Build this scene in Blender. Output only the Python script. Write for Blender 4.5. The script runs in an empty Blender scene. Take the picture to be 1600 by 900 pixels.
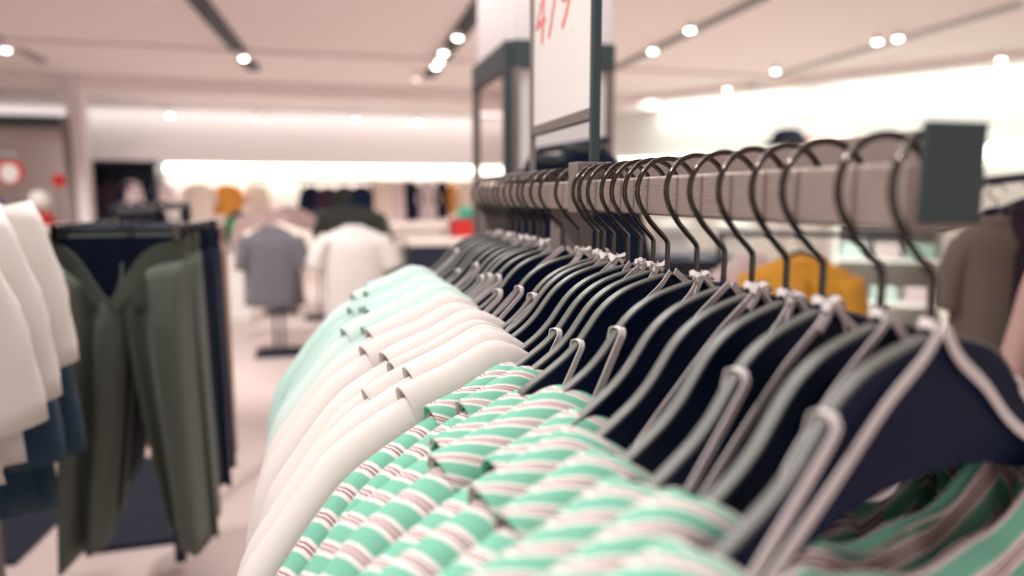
import bpy, bmesh, math, random
from mathutils import Vector, Matrix
C = bpy.context.scene
COL = C.collection
R = math.radians
PI = math.pi

# ------------------------------------------------------------------ camera
FPX = 1100.0
YAW = R(14.5)
PITCH = math.atan(145 / 1100)
CAMZ = 1.4
cf = Vector((math.sin(YAW) * math.cos(PITCH), math.cos(YAW) * math.cos(PITCH), -math.sin(PITCH)))
cr = Vector((math.cos(YAW), -math.sin(YAW), 0))
cu = cr.cross(cf)
CP = Vector((0, 0, CAMZ))
cam = bpy.data.objects.new('camera', bpy.data.cameras.new('camera'))
COL.objects.link(cam)
cam.matrix_world = Matrix((cr, cu, -cf)).transposed().to_4x4()
cam.location = CP
cam.data.sensor_width = 36
cam.data.lens = 36 * FPX / 1600
cam.data.clip_start = 0.02
cam.data.dof.use_dof = True
cam.data.dof.focus_distance = 0.76
cam.data.dof.aperture_fstop = 1.95
C.camera = cam


def ray(px, py):
    return cf + cr * ((px - 800) / FPX) + cu * ((450 - py) / FPX)


def atZ(px, py, Z):
    d = ray(px, py)
    return CP + d * ((Z - CAMZ) / d.z)


def atY(px, py, Y):
    d = ray(px, py)
    return CP + d * (Y / d.y)


def atD(px, py, dist):
    return CP + ray(px, py) * dist


# ------------------------------------------------------------------ materials
def lin(c):
    c = c / 255
    return c / 12.92 if c <= 0.04045 else ((c + 0.055) / 1.055) ** 2.4


def rgb(r, g, b):
    return (lin(r), lin(g), lin(b), 1)


def new_mat(name):
    m = bpy.data.materials.new(name)
    m.use_nodes = True
    return m, m.node_tree.nodes, m.node_tree.links, m.node_tree.nodes['Principled BSDF']


def plain(name, c, rough=0.6, metal=0.0, spec=0.5, emit=0, ecol=None, bump=0, bscale=200, bstretch=(1, 1, 1), var=0.0, vscale=6, sheen=0, coat=0):
    m, n, l, p = new_mat(name)
    p.inputs['Base Color'].default_value = rgb(*c)
    p.inputs['Roughness'].default_value = rough
    p.inputs['Metallic'].default_value = metal
    p.inputs['Specular IOR Level'].default_value = spec
    if sheen:
        p.inputs['Sheen Weight'].default_value = sheen
    if coat:
        p.inputs['Coat Weight'].default_value = coat
        p.inputs['Coat Roughness'].default_value = 0.25
    if emit:
        p.inputs['Emission Color'].default_value = rgb(*(ecol or c))
        p.inputs['Emission Strength'].default_value = emit
    if bump or var:
        tc = n.new('ShaderNodeTexCoord')
        mp = n.new('ShaderNodeMapping')
        mp.inputs['Scale'].default_value = bstretch
        l.new(tc.outputs['Object'], mp.inputs['Vector'])
    if bump:
        t = n.new('ShaderNodeTexNoise')
        t.inputs['Scale'].default_value = bscale
        t.inputs['Detail'].default_value = 3
        l.new(mp.outputs[0], t.inputs['Vector'])
        b = n.new('ShaderNodeBump')
        b.inputs['Strength'].default_value = bump
        b.inputs['Distance'].default_value = 0.002
        l.new(t.outputs['Fac'], b.inputs['Height'])
        l.new(b.outputs[0], p.inputs['Normal'])
    if var:
        t = n.new('ShaderNodeTexNoise')
        t.inputs['Scale'].default_value = vscale
        t.inputs['Detail'].default_value = 4
        l.new(mp.outputs[0], t.inputs['Vector'])
        mx = n.new('ShaderNodeMix')
        mx.data_type = 'RGBA'
        mx.inputs[6].default_value = tuple(v * (1 - var) for v in rgb(*c)[:3]) + (1,)
        mx.inputs[7].default_value = tuple(min(1, v * (1 + var)) for v in rgb(*c)[:3]) + (1,)
        l.new(t.outputs['Fac'], mx.inputs[0])
        l.new(mx.outputs[2], p.inputs['Base Color'])
    return m


def cloth(name, c, var=0.06, bump=0.25, sheen=0.15):
    return plain(name, c, rough=0.9, spec=0.15, bump=bump, bscale=900, var=var, vscale=14, sheen=sheen)


def stripe_mat(name, stops, period, rough=0.85):
    m, n, l, p = new_mat(name)
    p.inputs['Roughness'].default_value = rough
    p.inputs['Specular IOR Level'].default_value = 0.15
    uv = n.new('ShaderNodeUVMap')
    uv.uv_map = 'UVMap'
    sp = n.new('ShaderNodeSeparateXYZ')
    l.new(uv.outputs[0], sp.inputs[0])
    mu = n.new('ShaderNodeMath'); mu.operation = 'DIVIDE'; mu.inputs[1].default_value = period
    fr = n.new('ShaderNodeMath'); fr.operation = 'FRACT'
    l.new(sp.outputs[0], mu.inputs[0]); l.new(mu.outputs[0], fr.inputs[0])
    cr_ = n.new('ShaderNodeValToRGB')
    cr_.color_ramp.interpolation = 'CONSTANT'
    e = cr_.color_ramp.elements
    while len(e) > 1:
        e.remove(e[-1])
    for i, (pos, c) in enumerate(stops):
        el = e[0] if i == 0 else e.new(pos)
        el.position = pos
        el.color = rgb(*c)
    l.new(fr.outputs[0], cr_.inputs[0])
    l.new(cr_.outputs[0], p.inputs['Base Color'])
    tc = n.new('ShaderNodeTexCoord')
    t = n.new('ShaderNodeTexNoise'); t.inputs['Scale'].default_value = 900
    l.new(tc.outputs['Object'], t.inputs['Vector'])
    b = n.new('ShaderNodeBump'); b.inputs['Strength'].default_value = 0.2; b.inputs['Distance'].default_value = 0.001
    l.new(t.outputs['Fac'], b.inputs['Height']); l.new(b.outputs[0], p.inputs['Normal'])
    return m


def check_mat(name, a, b, scale):
    m, n, l, p = new_mat(name)
    p.inputs['Roughness'].default_value = 0.9
    tc = n.new('ShaderNodeTexCoord')
    t = n.new('ShaderNodeTexChecker')
    t.inputs['Scale'].default_value = scale
    t.inputs['Color1'].default_value = rgb(*a)
    t.inputs['Color2'].default_value = rgb(*b)
    l.new(tc.outputs['Object'], t.inputs['Vector'])
    l.new(t.outputs['Color'], p.inputs['Base Color'])
    return m


GR, WH, RD = (130, 195, 170), (244, 232, 228), (128, 26, 46)
M = dict(
    hanger=plain('black_matte_plastic', (5, 21, 56), rough=0.5, spec=0.18),
    edge=plain('grey_edge_sheen', (108, 108, 103), rough=0.42, spec=0.6, bump=0.15, bscale=500),  # lighter grey stands in for overhead sheen on the black board edge
    steel=plain('dark_polished_steel', (88, 80, 77), rough=0.15, metal=1.0),
    rail=plain('brushed_taupe_metal', (172, 154, 146), rough=0.4, metal=0.35, bump=0.6, bscale=90, bstretch=(6, 0.6, 14), var=0.08, vscale=40),
    beam=plain('taupe_paint', (144, 128, 122), rough=0.6, var=0.05),
    slate=plain('slate_painted_steel', (58, 70, 73), rough=0.5, var=0.03),
    darkpost=plain('dark_green_grey_steel', (52, 66, 70), rough=0.5),
    greypost=plain('warm_grey_steel', (128, 116, 112), rough=0.5),
    card=plain('white_price_card', (244, 236, 230), rough=0.7),
    redink=plain('faded_red_ink', (236, 150, 144), rough=0.8),
    greyink=plain('fine_grey_print', (200, 184, 178), rough=0.8),
    stripe=stripe_mat('mint_and_white_striped_cotton', [(0, GR), (0.46, WH), (0.60, RD), (0.655, WH), (0.73, RD), (0.785, WH), (0.94, GR)], 0.0285),
    white=cloth('white_cotton', (226, 217, 211), var=0.02),
    mint=cloth('pale_mint_cotton', (188, 216, 206), var=0.04),
    mintw=cloth('milky_mint_cotton', (210, 224, 217), var=0.03),
    teal=cloth('teal_trim', (80, 180, 150)),
    ribbon=plain('pinkish_white_ribbon', (246, 234, 232), rough=0.6, spec=0.3, bump=0.3, bscale=700),
    olive=cloth('olive_twill', (88, 93, 84), var=0.12),
    navy=cloth('navy_black_cloth', (10, 22, 46), var=0.1),
    tan=cloth('tan_twill', (176, 142, 126)),
    blue=cloth('slate_blue_denim', (38, 60, 80), var=0.15),
    grey=cloth('grey_jersey', (106, 102, 108), var=0.06),
    dolive=cloth('dark_olive_cloth', (50, 52, 46), var=0.1),
    pinkc=check_mat('dusty_pink_check', (196, 168, 162), (164, 138, 136), 60),
    cream=cloth('cream_cotton', (240, 222, 208)),
    blush=cloth('blush_cotton', (226, 206, 206)),
    lilac=cloth('pale_lilac_cotton', (216, 200, 206)),
    orange=cloth('orange_cotton', (224, 156, 74)),
    mustard=cloth('mustard_canvas', (228, 164, 62), var=0.1),
    aub=cloth('aubergine_wool', (54, 38, 48), var=0.15),
    tweed=check_mat('brown_tweed', (122, 108, 98), (98, 86, 80), 220),
    pink=cloth('dusty_pink_wool', (200, 164, 156)),
    felt=plain('black_felt', (20, 20, 28), rough=0.95, spec=0.05),
    red=cloth('red_cotton', (206, 54, 50)),
    green=plain('green_plastic', (30, 150, 84), rough=0.5),
    ltable=plain('pale_laminate', (224, 208, 200), rough=0.5),
    dark=plain('navy_black_lacquer', (12, 24, 46), rough=0.5),
    mattedark=plain('matte_dark_base', (16, 26, 46), rough=0.8),
    box=plain('white_board', (240, 234, 228), rough=0.7),
    brass=plain('warm_bright_metal', (220, 190, 160), rough=0.2, metal=1),
    skin=plain('warm_peach_plastic', (226, 170, 140), rough=0.6),
    wallw=plain('warm_white_wall', (240, 232, 230), rough=0.9, var=0.01),
    wallr=plain('cool_white_wall', (240, 243, 238), rough=0.9, var=0.01),
    ceil=plain('pinkish_white_ceiling', (248, 236, 234), rough=0.9, var=0.01),
    pillar=plain('pale_grey_plaster', (230, 220, 220), rough=0.85),
    mirror=plain('mirror_glass', (225, 214, 210), rough=0.06, metal=1.0),
    trackd=plain('black_track', (10, 20, 40), rough=0.6),
    trackg=plain('grey_track', (140, 138, 136), rough=0.6),
    trackl=plain('pale_grey_track', (196, 196, 192), rough=0.6),
    can=plain('white_lamp_can', (226, 216, 212), rough=0.5),
    lens=plain('lit_lamp_lens', (255, 250, 240), emit=14, ecol=(255, 250, 238)),
    lensdim=plain('dim_lamp_lens', (255, 246, 240), emit=2.2, ecol=(255, 244, 236)),
    glow=plain('lit_cove_strip', (255, 252, 240), emit=4.5, ecol=(255, 252, 238)),
)


def floor_mat():
    m, n, l, p = new_mat('pinkish_polished_concrete')
    tc = n.new('ShaderNodeTexCoord')
    t = n.new('ShaderNodeTexNoise'); t.inputs['Scale'].default_value = 0.9; t.inputs['Detail'].default_value = 6
    l.new(tc.outputs['Object'], t.inputs['Vector'])
    r_ = n.new('ShaderNodeValToRGB')
    r_.color_ramp.elements[0].position = 0.3; r_.color_ramp.elements[0].color = rgb(204, 184, 178)
    r_.color_ramp.elements[1].position = 0.7; r_.color_ramp.elements[1].color = rgb(226, 208, 202)
    l.new(t.outputs['Fac'], r_.inputs[0]); l.new(r_.outputs[0], p.inputs['Base Color'])
    p.inputs['Roughness'].default_value = 0.45
    return m


M['floor'] = floor_mat()


# ------------------------------------------------------------------ mesh helpers
class MB:
    """collects shapes into one mesh"""
    def __init__(self):
        self.v = []; self.f = []; self.uv = None

    def add(self, vs, fs):
        o = len(self.v)
        self.v += [Vector(p) for p in vs]
        self.f += [tuple(i + o for i in q) for q in fs]
        return self

    def box(self, lo, hi, rz=0, c=None):
        x0, y0, z0 = lo; x1, y1, z1 = hi
        vs = [Vector((x, y, z)) for z in (z0, z1) for x, y in ((x0, y0), (x1, y0), (x1, y1), (x0, y1))]
        if rz:
            q = Matrix.Rotation(rz, 3, 'Z'); cc = Vector(c or ((x0 + x1) / 2, (y0 + y1) / 2, 0))
            vs = [q @ (p - cc) + cc for p in vs]
        return self.add(vs, [(3, 2, 1, 0), (4, 5, 6, 7), (0, 1, 5, 4), (1, 2, 6, 5), (2, 3, 7, 6), (3, 0, 4, 7)])

    def prism(self, pts, z0, z1):
        n = len(pts)
        vs = [(p[0], p[1], z0) for p in pts] + [(p[0], p[1], z1) for p in pts]
        a = sum(pts[i][0] * pts[(i + 1) % n][1] - pts[(i + 1) % n][0] * pts[i][1] for i in range(n))
        idx = list(range(n)) if a > 0 else list(range(n))[::-1]
        fs = [tuple(reversed(idx)), tuple(i + n for i in idx)]
        for k in range(n):
            i, j = idx[k], idx[(k + 1) % n]
            fs.append((i, j, j + n, i + n))
        return self.add(vs, fs)

    def tube(self, path, rad, seg=10, cap=True):
        P = [Vector(p) for p in path]
        n = len(P)
        rr = rad if isinstance(rad, (list, tuple)) else [rad] * n
        vs = []; fs = []
        up = None
        for i in range(n):
            t = (P[min(i + 1, n - 1)] - P[max(i - 1, 0)]).normalized()
            if up is None:
                a = Vector((0, 0, 1)) if abs(t.z) < 0.9 else Vector((0, 1, 0))
                up = (a - t * a.dot(t)).normalized()
            else:
                up = (up - t * up.dot(t)).normalized()
            s = t.cross(up)
            for k in range(seg):
                an = 2 * PI * k / seg
                vs.append(P[i] + (up * math.cos(an) + s * math.sin(an)) * rr[i])
        for i in range(n - 1):
            for k in range(seg):
                a = i * seg + k; b = i * seg + (k + 1) % seg
                fs.append((a, a + seg, b + seg, b))
        if cap:
            fs.append(tuple(range(seg)))
            fs.append(tuple(range((n - 1) * seg, n * seg))[::-1])
        return self.add(vs, fs)

    def rings(self, rings, cap0=True, cap1=True):
        seg = len(rings[0]); vs = [p for r_ in rings for p in r_]; fs = []
        for i in range(len(rings) - 1):
            for k in range(seg):
                a = i * seg + k; b = i * seg + (k + 1) % seg
                fs.append((a, b, b + seg, a + seg))
        if cap0:
            fs.append(tuple(range(seg))[::-1])
        if cap1:
            fs.append(tuple(range((len(rings) - 1) * seg, len(rings) * seg)))
        return self.add(vs, fs)

    def lathe(self, prof, c=(0, 0, 0), seg=24):
        rs = [[(c[0] + r_ * math.cos(2 * PI * k / seg), c[1] + r_ * math.sin(2 * PI * k / seg), c[2] + z) for k in range(seg)] for r_, z in prof]
        return self.rings(rs)

    def ribbon(self, path, width, th=0.0007, nrm=(0, -1, 0)):
        P = [Vector(p) for p in path]; n = len(P); rs = []
        nv = nrm if isinstance(nrm, list) else [nrm] * n
        for i in range(n):
            t = (P[min(i + 1, n - 1)] - P[max(i - 1, 0)]).normalized()
            q = Vector(nv[i]); q = (q - t * q.dot(t)).normalized()
            s = t.cross(q) * (width / 2); q = q * (th / 2)
            rs.append([P[i] - s - q, P[i] + s - q, P[i] + s + q, P[i] - s + q])
        return self.rings(rs)

    def build(self, name, mat, parent=None, smooth=True, bevel=0.0, solid=0.0, sub=0):
        me = bpy.data.meshes.new(name)
        me.from_pydata([tuple(p) for p in self.v], [], self.f)
        me.materials.append(mat)
        if self.uv:
            ul = me.uv_layers.new(name='UVMap')
            for lp in me.loops:
                ul.data[lp.index].uv = self.uv[lp.vertex_index]
        me.update()
        if smooth:
            me.shade_smooth()
            if not solid and not sub:
                me.set_sharp_from_angle(angle=R(40))
        o = bpy.data.objects.new(name, me)
        COL.objects.link(o)
        if bevel:
            b = o.modifiers.new('bevel', 'BEVEL'); b.width = bevel; b.segments = 3; b.limit_method = 'ANGLE'; b.angle_limit = R(50)
        if solid:
            s = o.modifiers.new('solid', 'SOLIDIFY'); s.thickness = solid; s.offset = 0
        if sub:
            s = o.modifiers.new('sub', 'SUBSURF'); s.levels = sub; s.render_levels = sub
        if parent:
            o.parent = parent
        return o


def spline(pts, n):
    """Catmull-Rom through pts, n samples per span"""
    P = [Vector(p) for p in pts]
    P = [P[0] * 2 - P[1]] + P + [P[-1] * 2 - P[-2]]
    out = []
    for i in range(1, len(P) - 2):
        for k in range(n):
            t = k / n
            a, b, c, d = P[i - 1], P[i], P[i + 1], P[i + 2]
            out.append(0.5 * (2 * b + (c - a) * t + (2 * a - 5 * b + 4 * c - d) * t * t + (3 * b - a - 3 * c + d) * t ** 3))
    out.append(P[-2])
    return out


def tag(o, label, cat, group=None):
    o['label'] = label; o['category'] = cat
    if group:
        o['group'] = group
    return o


def thing(name, label, cat, loc=(0, 0, 0), rz=0, group=None):
    o = bpy.data.objects.new(name, None)
    COL.objects.link(o)
    o.location = loc; o.rotation_euler = (0, 0, rz)
    o.empty_display_size = 0.05
    return tag(o, label, cat, group)


def struct(o):
    o['kind'] = 'structure'
    return o


def copy_tree(o, parent=None):
    c = o.copy(); COL.objects.link(c)
    if parent:
        c.parent = parent
    for ch in list(o.children):
        copy_tree(ch, c)
    return c


def noise1(x, seed):
    return math.sin(x * 1.0 + seed * 1.7) * 0.5 + math.sin(x * 2.3 + seed * 3.1) * 0.3 + math.sin(x * 4.9 + seed * 5.3) * 0.2


ORD = ['first', 'second', 'third', 'fourth', 'fifth', 'sixth', 'seventh', 'eighth', 'ninth', 'tenth', 'eleventh', 'twelfth', 'thirteenth', 'fourteenth', 'fifteenth', 'sixteenth', 'seventeenth', 'eighteenth', 'nineteenth', 'twentieth', 'twenty-first', 'twenty-second', 'twenty-third', 'twenty-fourth', 'twenty-fifth', 'twenty-sixth', 'twenty-seventh']

# ------------------------------------------------------------------ the room
BACKY = 14.0
CZ = 3.2
b = MB().box((-9, -5, -0.1), (10.5, BACKY + 0.2, 0)); struct(b.build('floor', M['floor'], smooth=False))
struct(MB().box((-9, -5, CZ), (10.5, BACKY + 0.2, CZ + 0.15)).build('ceiling', M['ceil'], smooth=False))
struct(MB().box((-9, BACKY, 0), (7, BACKY + 0.2, CZ)).build('wall_back', M['wallw'], smooth=False))
struct(MB().box((-9.2, -5, 0), (-9, BACKY + 0.2, CZ)).build('wall_left', M['wallw'], smooth=False))
wa = Vector((5.1, 14.0)); wb = Vector((9.6, 6.4))
wd = (wb - wa).normalized(); wn = Vector((-wd.y, wd.x))
if wn.x < 0:
    wn = -wn
struct(MB().prism([wa, wb, wb + wn * 0.2, wa + wn * 0.2], 0, CZ).build('wall_right', M['wallr'], smooth=False))
struct(MB().box((9.5, -5, 0), (9.7, 6.6, CZ)).build('wall_side', M['wallr'], smooth=False))
# dropped ceiling bands that run across the shop
struct(MB().box((-9, 9.6, CZ - 0.05), (9, 10.0, CZ)).build('trim_1', M['ceil'], smooth=False, bevel=0.01))
struct(MB().box((-9, 12.3, CZ - 0.22), (7, BACKY, CZ)).build('trim_2', M['ceil'], smooth=False, bevel=0.01))

# lip added along the slanting right wall to hide its wash lamp
q0, q1 = wa - wn * 0.5, wb - wn * 0.5
struct(MB().prism([q0, q1, q1 - wn * 0.05, q0 - wn * 0.05], CZ - 0.12, CZ).build('trim_5', M['ceil'], smooth=False))

# ------------------------------------------------------------------ foreground garment rack
RX = 0.336
rack = thing('garment_rack', 'long taupe metal garment rack in the foreground holding rows of hanging tops', 'clothes rack', (RX, 0.9, 0))


def part(mb, name, mat, parent, bevel=0.0015, smooth=True, **k):
    o = mb.build(name, mat, None, smooth=smooth, bevel=bevel, **k)
    o.parent = parent
    o.matrix_parent_inverse = Matrix.Translation(parent.location).inverted() if not parent.rotation_euler.z else (Matrix.Translation(parent.location) @ Matrix.Rotation(parent.rotation_euler.z, 4, 'Z')).inverted()
    return o


def bake(o):
    """fold the parent inverse into the mesh so that copies stay simple"""
    o.data.transform(o.matrix_parent_inverse)
    o.matrix_parent_inverse = Matrix.Identity(4)
    return o


def wpart(mb, name, mat, parent, bevel=0.0015, smooth=True, **k):
    return bake(part(mb, name, mat, parent, bevel, smooth, **k))


wpart(MB().box((0.313, 0.3232, 1.380), (0.360, 1.60, 1.4185)), 'hang_rail', M['rail'], rack, bevel=0.003)
wpart(MB().box((0.372, 0.36, 1.386), (0.384, 0.862, 1.4420)), 'backing_beam', M['beam'], rack)
e = wpart(MB().prism([(0.3135, 0.3196), (0.353, 0.3196), (0.3605, 0.3265), (0.384, 0.354), (0.384, 0.36), (0.372, 0.36), (0.3605, 0.340), (0.3605, 0.3232), (0.3135, 0.3232)], 1.3838, 1.4403), 'end_cap', M['slate'], rack, bevel=0.002)
e['label'] = 'dark slate end cap'
wpart(MB().box((0.309, 0.863, 1.377), (0.384, 0.897, 1.4425)), 'rail_bracket', M['greypost'], rack)
wpart(MB().box((0.330, 1.0, 0.03), (0.384, 1.04, 1.379)), 'post', M['greypost'], rack)
wpart(MB().box((0.330, 1.53, 0.03), (0.384, 1.57, 1.379)), 'post', M['greypost'], rack)
wpart(MB().box((0.10, 0.98, 0), (0.62, 1.12, 0.03)), 'foot', M['darkpost'], rack)
wpart(MB().box((0.10, 1.50, 0), (0.62, 1.62, 0.03)), 'foot', M['darkpost'], rack)

# price sign standing on the rail
sign = thing('price_sign', 'framed white price card in a dark metal holder standing on the rail', 'sign', (0.372, 1.1, 1.4185))
SX = 0.372
wpart(MB().box((SX - 0.008, 0.954, 1.4475), (SX + 0.004, 0.968, 1.86)), 'frame_post', M['darkpost'], sign, bevel=0.001)
wpart(MB().box((SX - 0.008, 1.270, 1.40), (SX + 0.002, 1.279, 1.86)), 'frame_post', M['greypost'], sign, bevel=0.001)
wpart(MB().box((SX - 0.008, 0.968, 1.508), (SX + 0.008, 1.272, 1.524)), 'crossbar', M['greypost'], sign, bevel=0.001)
wpart(MB().box((SX - 0.008, 0.968, 1.845), (SX + 0.008, 1.272, 1.86)), 'crossbar', M['greypost'], sign, bevel=0.001)
cd = wpart(MB().box((SX - 0.003, 0.970, 1.524), (SX + 0.003, 1.268, 1.845)), 'price_card', M['card'], sign, bevel=0)
wpart(MB().box((SX - 0.0036, 0.99, 1.6425), (SX - 0.003, 1.235, 1.6432)), 'printed_line', M['greyink'], cd, bevel=0)


def text_mesh(txt, size, name, mat, shear=0.0):
    cu_ = bpy.data.curves.new(name, 'FONT')
    cu_.body = txt; cu_.size = size; cu_.extrude = 0.0003; cu_.shear = shear
    o = bpy.data.objects.new(name, cu_)
    COL.objects.link(o)
    bpy.context.view_layer.update()
    me = bpy.data.meshes.new_from_object(o.evaluated_get(bpy.context.evaluated_depsgraph_get()))
    bpy.data.objects.remove(o); bpy.data.curves.remove(cu_)
    me.name = name
    me.materials.clear(); me.materials.append(mat)
    return me


tm = text_mesh('479', 0.135, 'printed_price', M['redink'], 0.12)
tm.transform(Matrix.Diagonal((0.98, 1.0, 1, 1)))
# text runs from far (left) to near (right): local x -> -Y, local y -> Z, facing -X
tm.transform(Matrix(((0, 0, -1, SX - 0.0035), (-1, 0, 0, 1.262), (0, 1, 0, 1.661), (0, 0, 0, 1))))
to = bpy.data.objects.new('printed_price', tm); COL.objects.link(to)
to.parent = cd
tm.transform(Matrix.Translation(-Vector(sign.location)))

# ------------------------------------------------------------------ hangers
HPROF = [(0.0, 0.0), (0.02, 0.003), (0.045, 0.0078), (0.065, 0.0135), (0.082, 0.0215), (0.096, 0.0315), (0.108, 0.0435), (0.12, 0.056), (0.135, 0.0675), (0.15, 0.076), (0.165, 0.0835), (0.18, 0.0905), (0.188, 0.0955), (0.190, 0.0995)]
HBOT = [(0.0, 0.085), (0.04, 0.087), (0.08, 0.0935), (0.11, 0.102), (0.13, 0.107), (0.155, 0.1125), (0.175, 0.1145), (0.186, 0.113), (0.190, 0.108)]


def interp(tab, x):
    for (a, ya), (b_, yb) in zip(tab, tab[1:]):
        if x <= b_:
            return ya + (yb - ya) * (x - a) / (b_ - a)
    return tab[-1][1]


def hanger_body():
    top = spline([(a, b_, 0) for a, b_ in HPROF], 4)
    us = sorted(set([round(p.x, 5) for p in top]))
    tt = [(p.x, p.y) for p in top]
    T = 0.0037; ch = 0.0012
    rs = []
    full = [-x for x in reversed(us) if x > 0] + us
    for x in full:
        a = -interp(tt, abs(x)); bt = -interp(HBOT, abs(x))
        rs.append([(x, -T, a - ch), (x, -T + ch * 0.5, a - ch * 0.4), (x, -T + ch, a), (x, T - ch, a), (x, T - ch * .5, a - ch * .4), (x, T, a - ch), (x, T, bt + ch), (x, T - ch, bt), (x, -T + ch, bt), (x, -T, bt + ch)])
    return MB().rings(rs)


def edge_sheen_band():
    """thin band along the upper board edge, its overhead sheen painted in grey"""
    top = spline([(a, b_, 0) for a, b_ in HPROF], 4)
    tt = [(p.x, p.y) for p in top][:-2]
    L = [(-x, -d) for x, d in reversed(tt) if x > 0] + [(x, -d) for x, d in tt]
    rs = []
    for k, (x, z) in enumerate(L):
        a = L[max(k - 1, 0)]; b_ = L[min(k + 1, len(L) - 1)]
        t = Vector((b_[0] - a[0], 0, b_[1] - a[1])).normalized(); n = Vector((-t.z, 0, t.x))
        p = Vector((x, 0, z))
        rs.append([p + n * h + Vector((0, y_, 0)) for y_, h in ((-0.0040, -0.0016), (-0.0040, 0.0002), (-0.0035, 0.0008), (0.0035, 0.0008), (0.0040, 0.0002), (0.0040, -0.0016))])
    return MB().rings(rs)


def hook_mesh():
    cx, cz, r_ = -0.003, 0.0846, 0.0322
    pts = [(0, 0, -0.012), (0, 0, 0.01), (0, 0, 0.029), (-0.0012, 0, 0.0335), (-0.0045, 0, 0.0375), (-0.02, 0, 0.053)]
    a = 214
    while a > -8:
        pts.append((cx + r_ * math.cos(R(a)), 0, cz + r_ * math.sin(R(a))))
        a -= 8
    return MB().tube(spline(pts, 2), 0.0026, 10)


hg_master = None
HY = [0.329, 0.368, 0.423, 0.464, 0.509, 0.552, 0.600, 0.660, 0.693, 0.725, 0.760, 0.803, 0.835, 0.857, 0.925, 1.000, 1.068 - 0.02, 1.098, 1.128, 1.175, 1.225, 1.271, 1.314, 1.36, 1.404, 1.45, 1.50]
HZ = 1.32
rnd = random.Random(5)
HPHI = [R(21.5 + rnd.uniform(-1.2, 1.2)) for _ in HY]
HPHI[0] = R(17.5)
HPHI[1] = R(20)
hang_objs = []


def kind_of(i):
    return 'stripe' if i < 10 else 'white' if i < 17 else 'mint'


KN = {'stripe': 'green and white striped top', 'white': 'plain white top', 'mint': 'pale mint top'}
for i, y in enumerate(HY):
    lab = f'{ORD[i]} black hanger from the near rail end, carrying a {KN[kind_of(i)]}'
    if hg_master is None:
        hg = thing('clothes_hanger', lab, 'hanger', (RX, y, HZ), HPHI[i], 'black hangers along the foreground rail')
        hanger_body().build('hanger_board', M['hanger'], hg)
        edge_sheen_band().build('edge_sheen_band', M['edge'], hg)['label'] = 'grey edge band standing for overhead sheen'
        hk = hook_mesh().build('hook', M['steel'], hg)
        MB().lathe([(0.0, -0.010), (0.0045, -0.010), (0.0045, 0.001), (0.0034, 0.004), (0.0, 0.004)], seg=14).build('hook_collar', M['hanger'], hg)
        hg_master = hg
    else:
        hg = copy_tree(hg_master)
        hg.location = (RX, y, HZ); hg.rotation_euler.z = HPHI[i]; hg['label'] = lab
    for ch in hg.children:
        if ch.name.startswith('hook') and 'collar' not in ch.name:
            ch.rotation_euler = (0, 0, -HPHI[i] + R(rnd.uniform(-5, 5)))
            ch['label'] = 'polished steel hook'
    hang_objs.append(hg)

# ------------------------------------------------------------------ tops on the hangers
RIDGE = [(0.130, -0.096), (0.142, -0.087), (0.158, -0.0795), (0.178, -0.0785), (0.199, -0.0865), (0.224, -0.097), (0.268, -0.112), (0.31, -0.131), (0.345, -0.151), (0.371, -0.177), (0.402, -0.214), (0.430, -0.252), (0.448, -0.302), (0.457, -0.37), (0.460, -0.47)]
RP = [Vector((p.x, p.y, 0)) for p in spline([(a, b_, 0) for a, b_ in RIDGE], 5)]
RT = [0.0]
for a_, b_ in zip(RP, RP[1:]):
    RT.append(RT[-1] + (b_ - a_).length)


def ridge(t):
    if t <= 0:
        return RP[0], (RP[1] - RP[0]).normalized()
    for k in range(len(RT) - 1):
        if t <= RT[k + 1]:
            f = (t - RT[k]) / (RT[k + 1] - RT[k])
            return RP[k].lerp(RP[k + 1], f), (RP[min(k + 2, len(RP) - 1)] - RP[max(k - 1, 0)]).normalized()
    return RP[-1], (RP[-1] - RP[-2]).normalized()


TMAX = RT[-1]


def section(u, w, tx, tz, bf, bb, lf, lb, mix_, y0, ph, amp, flare=0.0):
    """one column of cloth over the ridge: list of (u, y, w, s)"""
    m = Vector((-mix_, 0, -math.sqrt(max(0.05, 1 - mix_ * mix_))))   # inward (towards the middle of the hanger) and down
    hf = HF
    out = []
    nb, nq = 3, 6
    for k in range(nb, 0, -1):                      # back fall
        d = hf * 0.7 + lb * k / nb
        out.append((u + m.x * d, bb, w + m.z * d, -d))
    for k in range(4, -1, -1):
        a = PI / 2 * k / 4
        out.append((u + m.x * hf * .7 * (1 - math.cos(a)), y0 * 0.8 + bb * math.sin(a), w + m.z * hf * .7 * (1 - math.cos(a)), -hf * math.sin(a)))
    for k in range(0, nq + 1):
        a = PI / 2 * k / nq
        d = hf * (1 - math.cos(a))
        out.append((u + m.x * d, -y0 - bf * math.sin(a), w + m.z * d, (hf + bf) * .62 * a))
    nf = 9
    for k in range(1, nf + 1):
        q = k / nf
        d = hf + lf * q
        wv = amp * q * math.sin(d * 26 + ph)
        out.append((u + m.x * d, -y0 - bf - flare * q + wv, w + m.z * d, (hf + bf) * .62 * PI / 2 + lf * q))
    return out


HF = 0.030
NS = 3 + 5 + 7 + 9
MIDB = 3 + 4            # last back vertex
MIDF = MIDB + 1         # first front vertex


def sheet(cols, opened):
    mb = MB(); mb.uv = []
    for col in cols:
        for (x, y, z, s, uv) in col:
            mb.v.append(Vector((x, y, z))); mb.uv.append(uv)
    n = len(cols[0])
    for i in range(len(cols) - 1):
        for k in range(n - 1):
            if k == MIDB and (opened[i] or opened[i + 1]):
                continue
            a = i * n + k
            mb.f.append((a, a + 1, a + 1 + n, a + n))
    return mb


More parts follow.
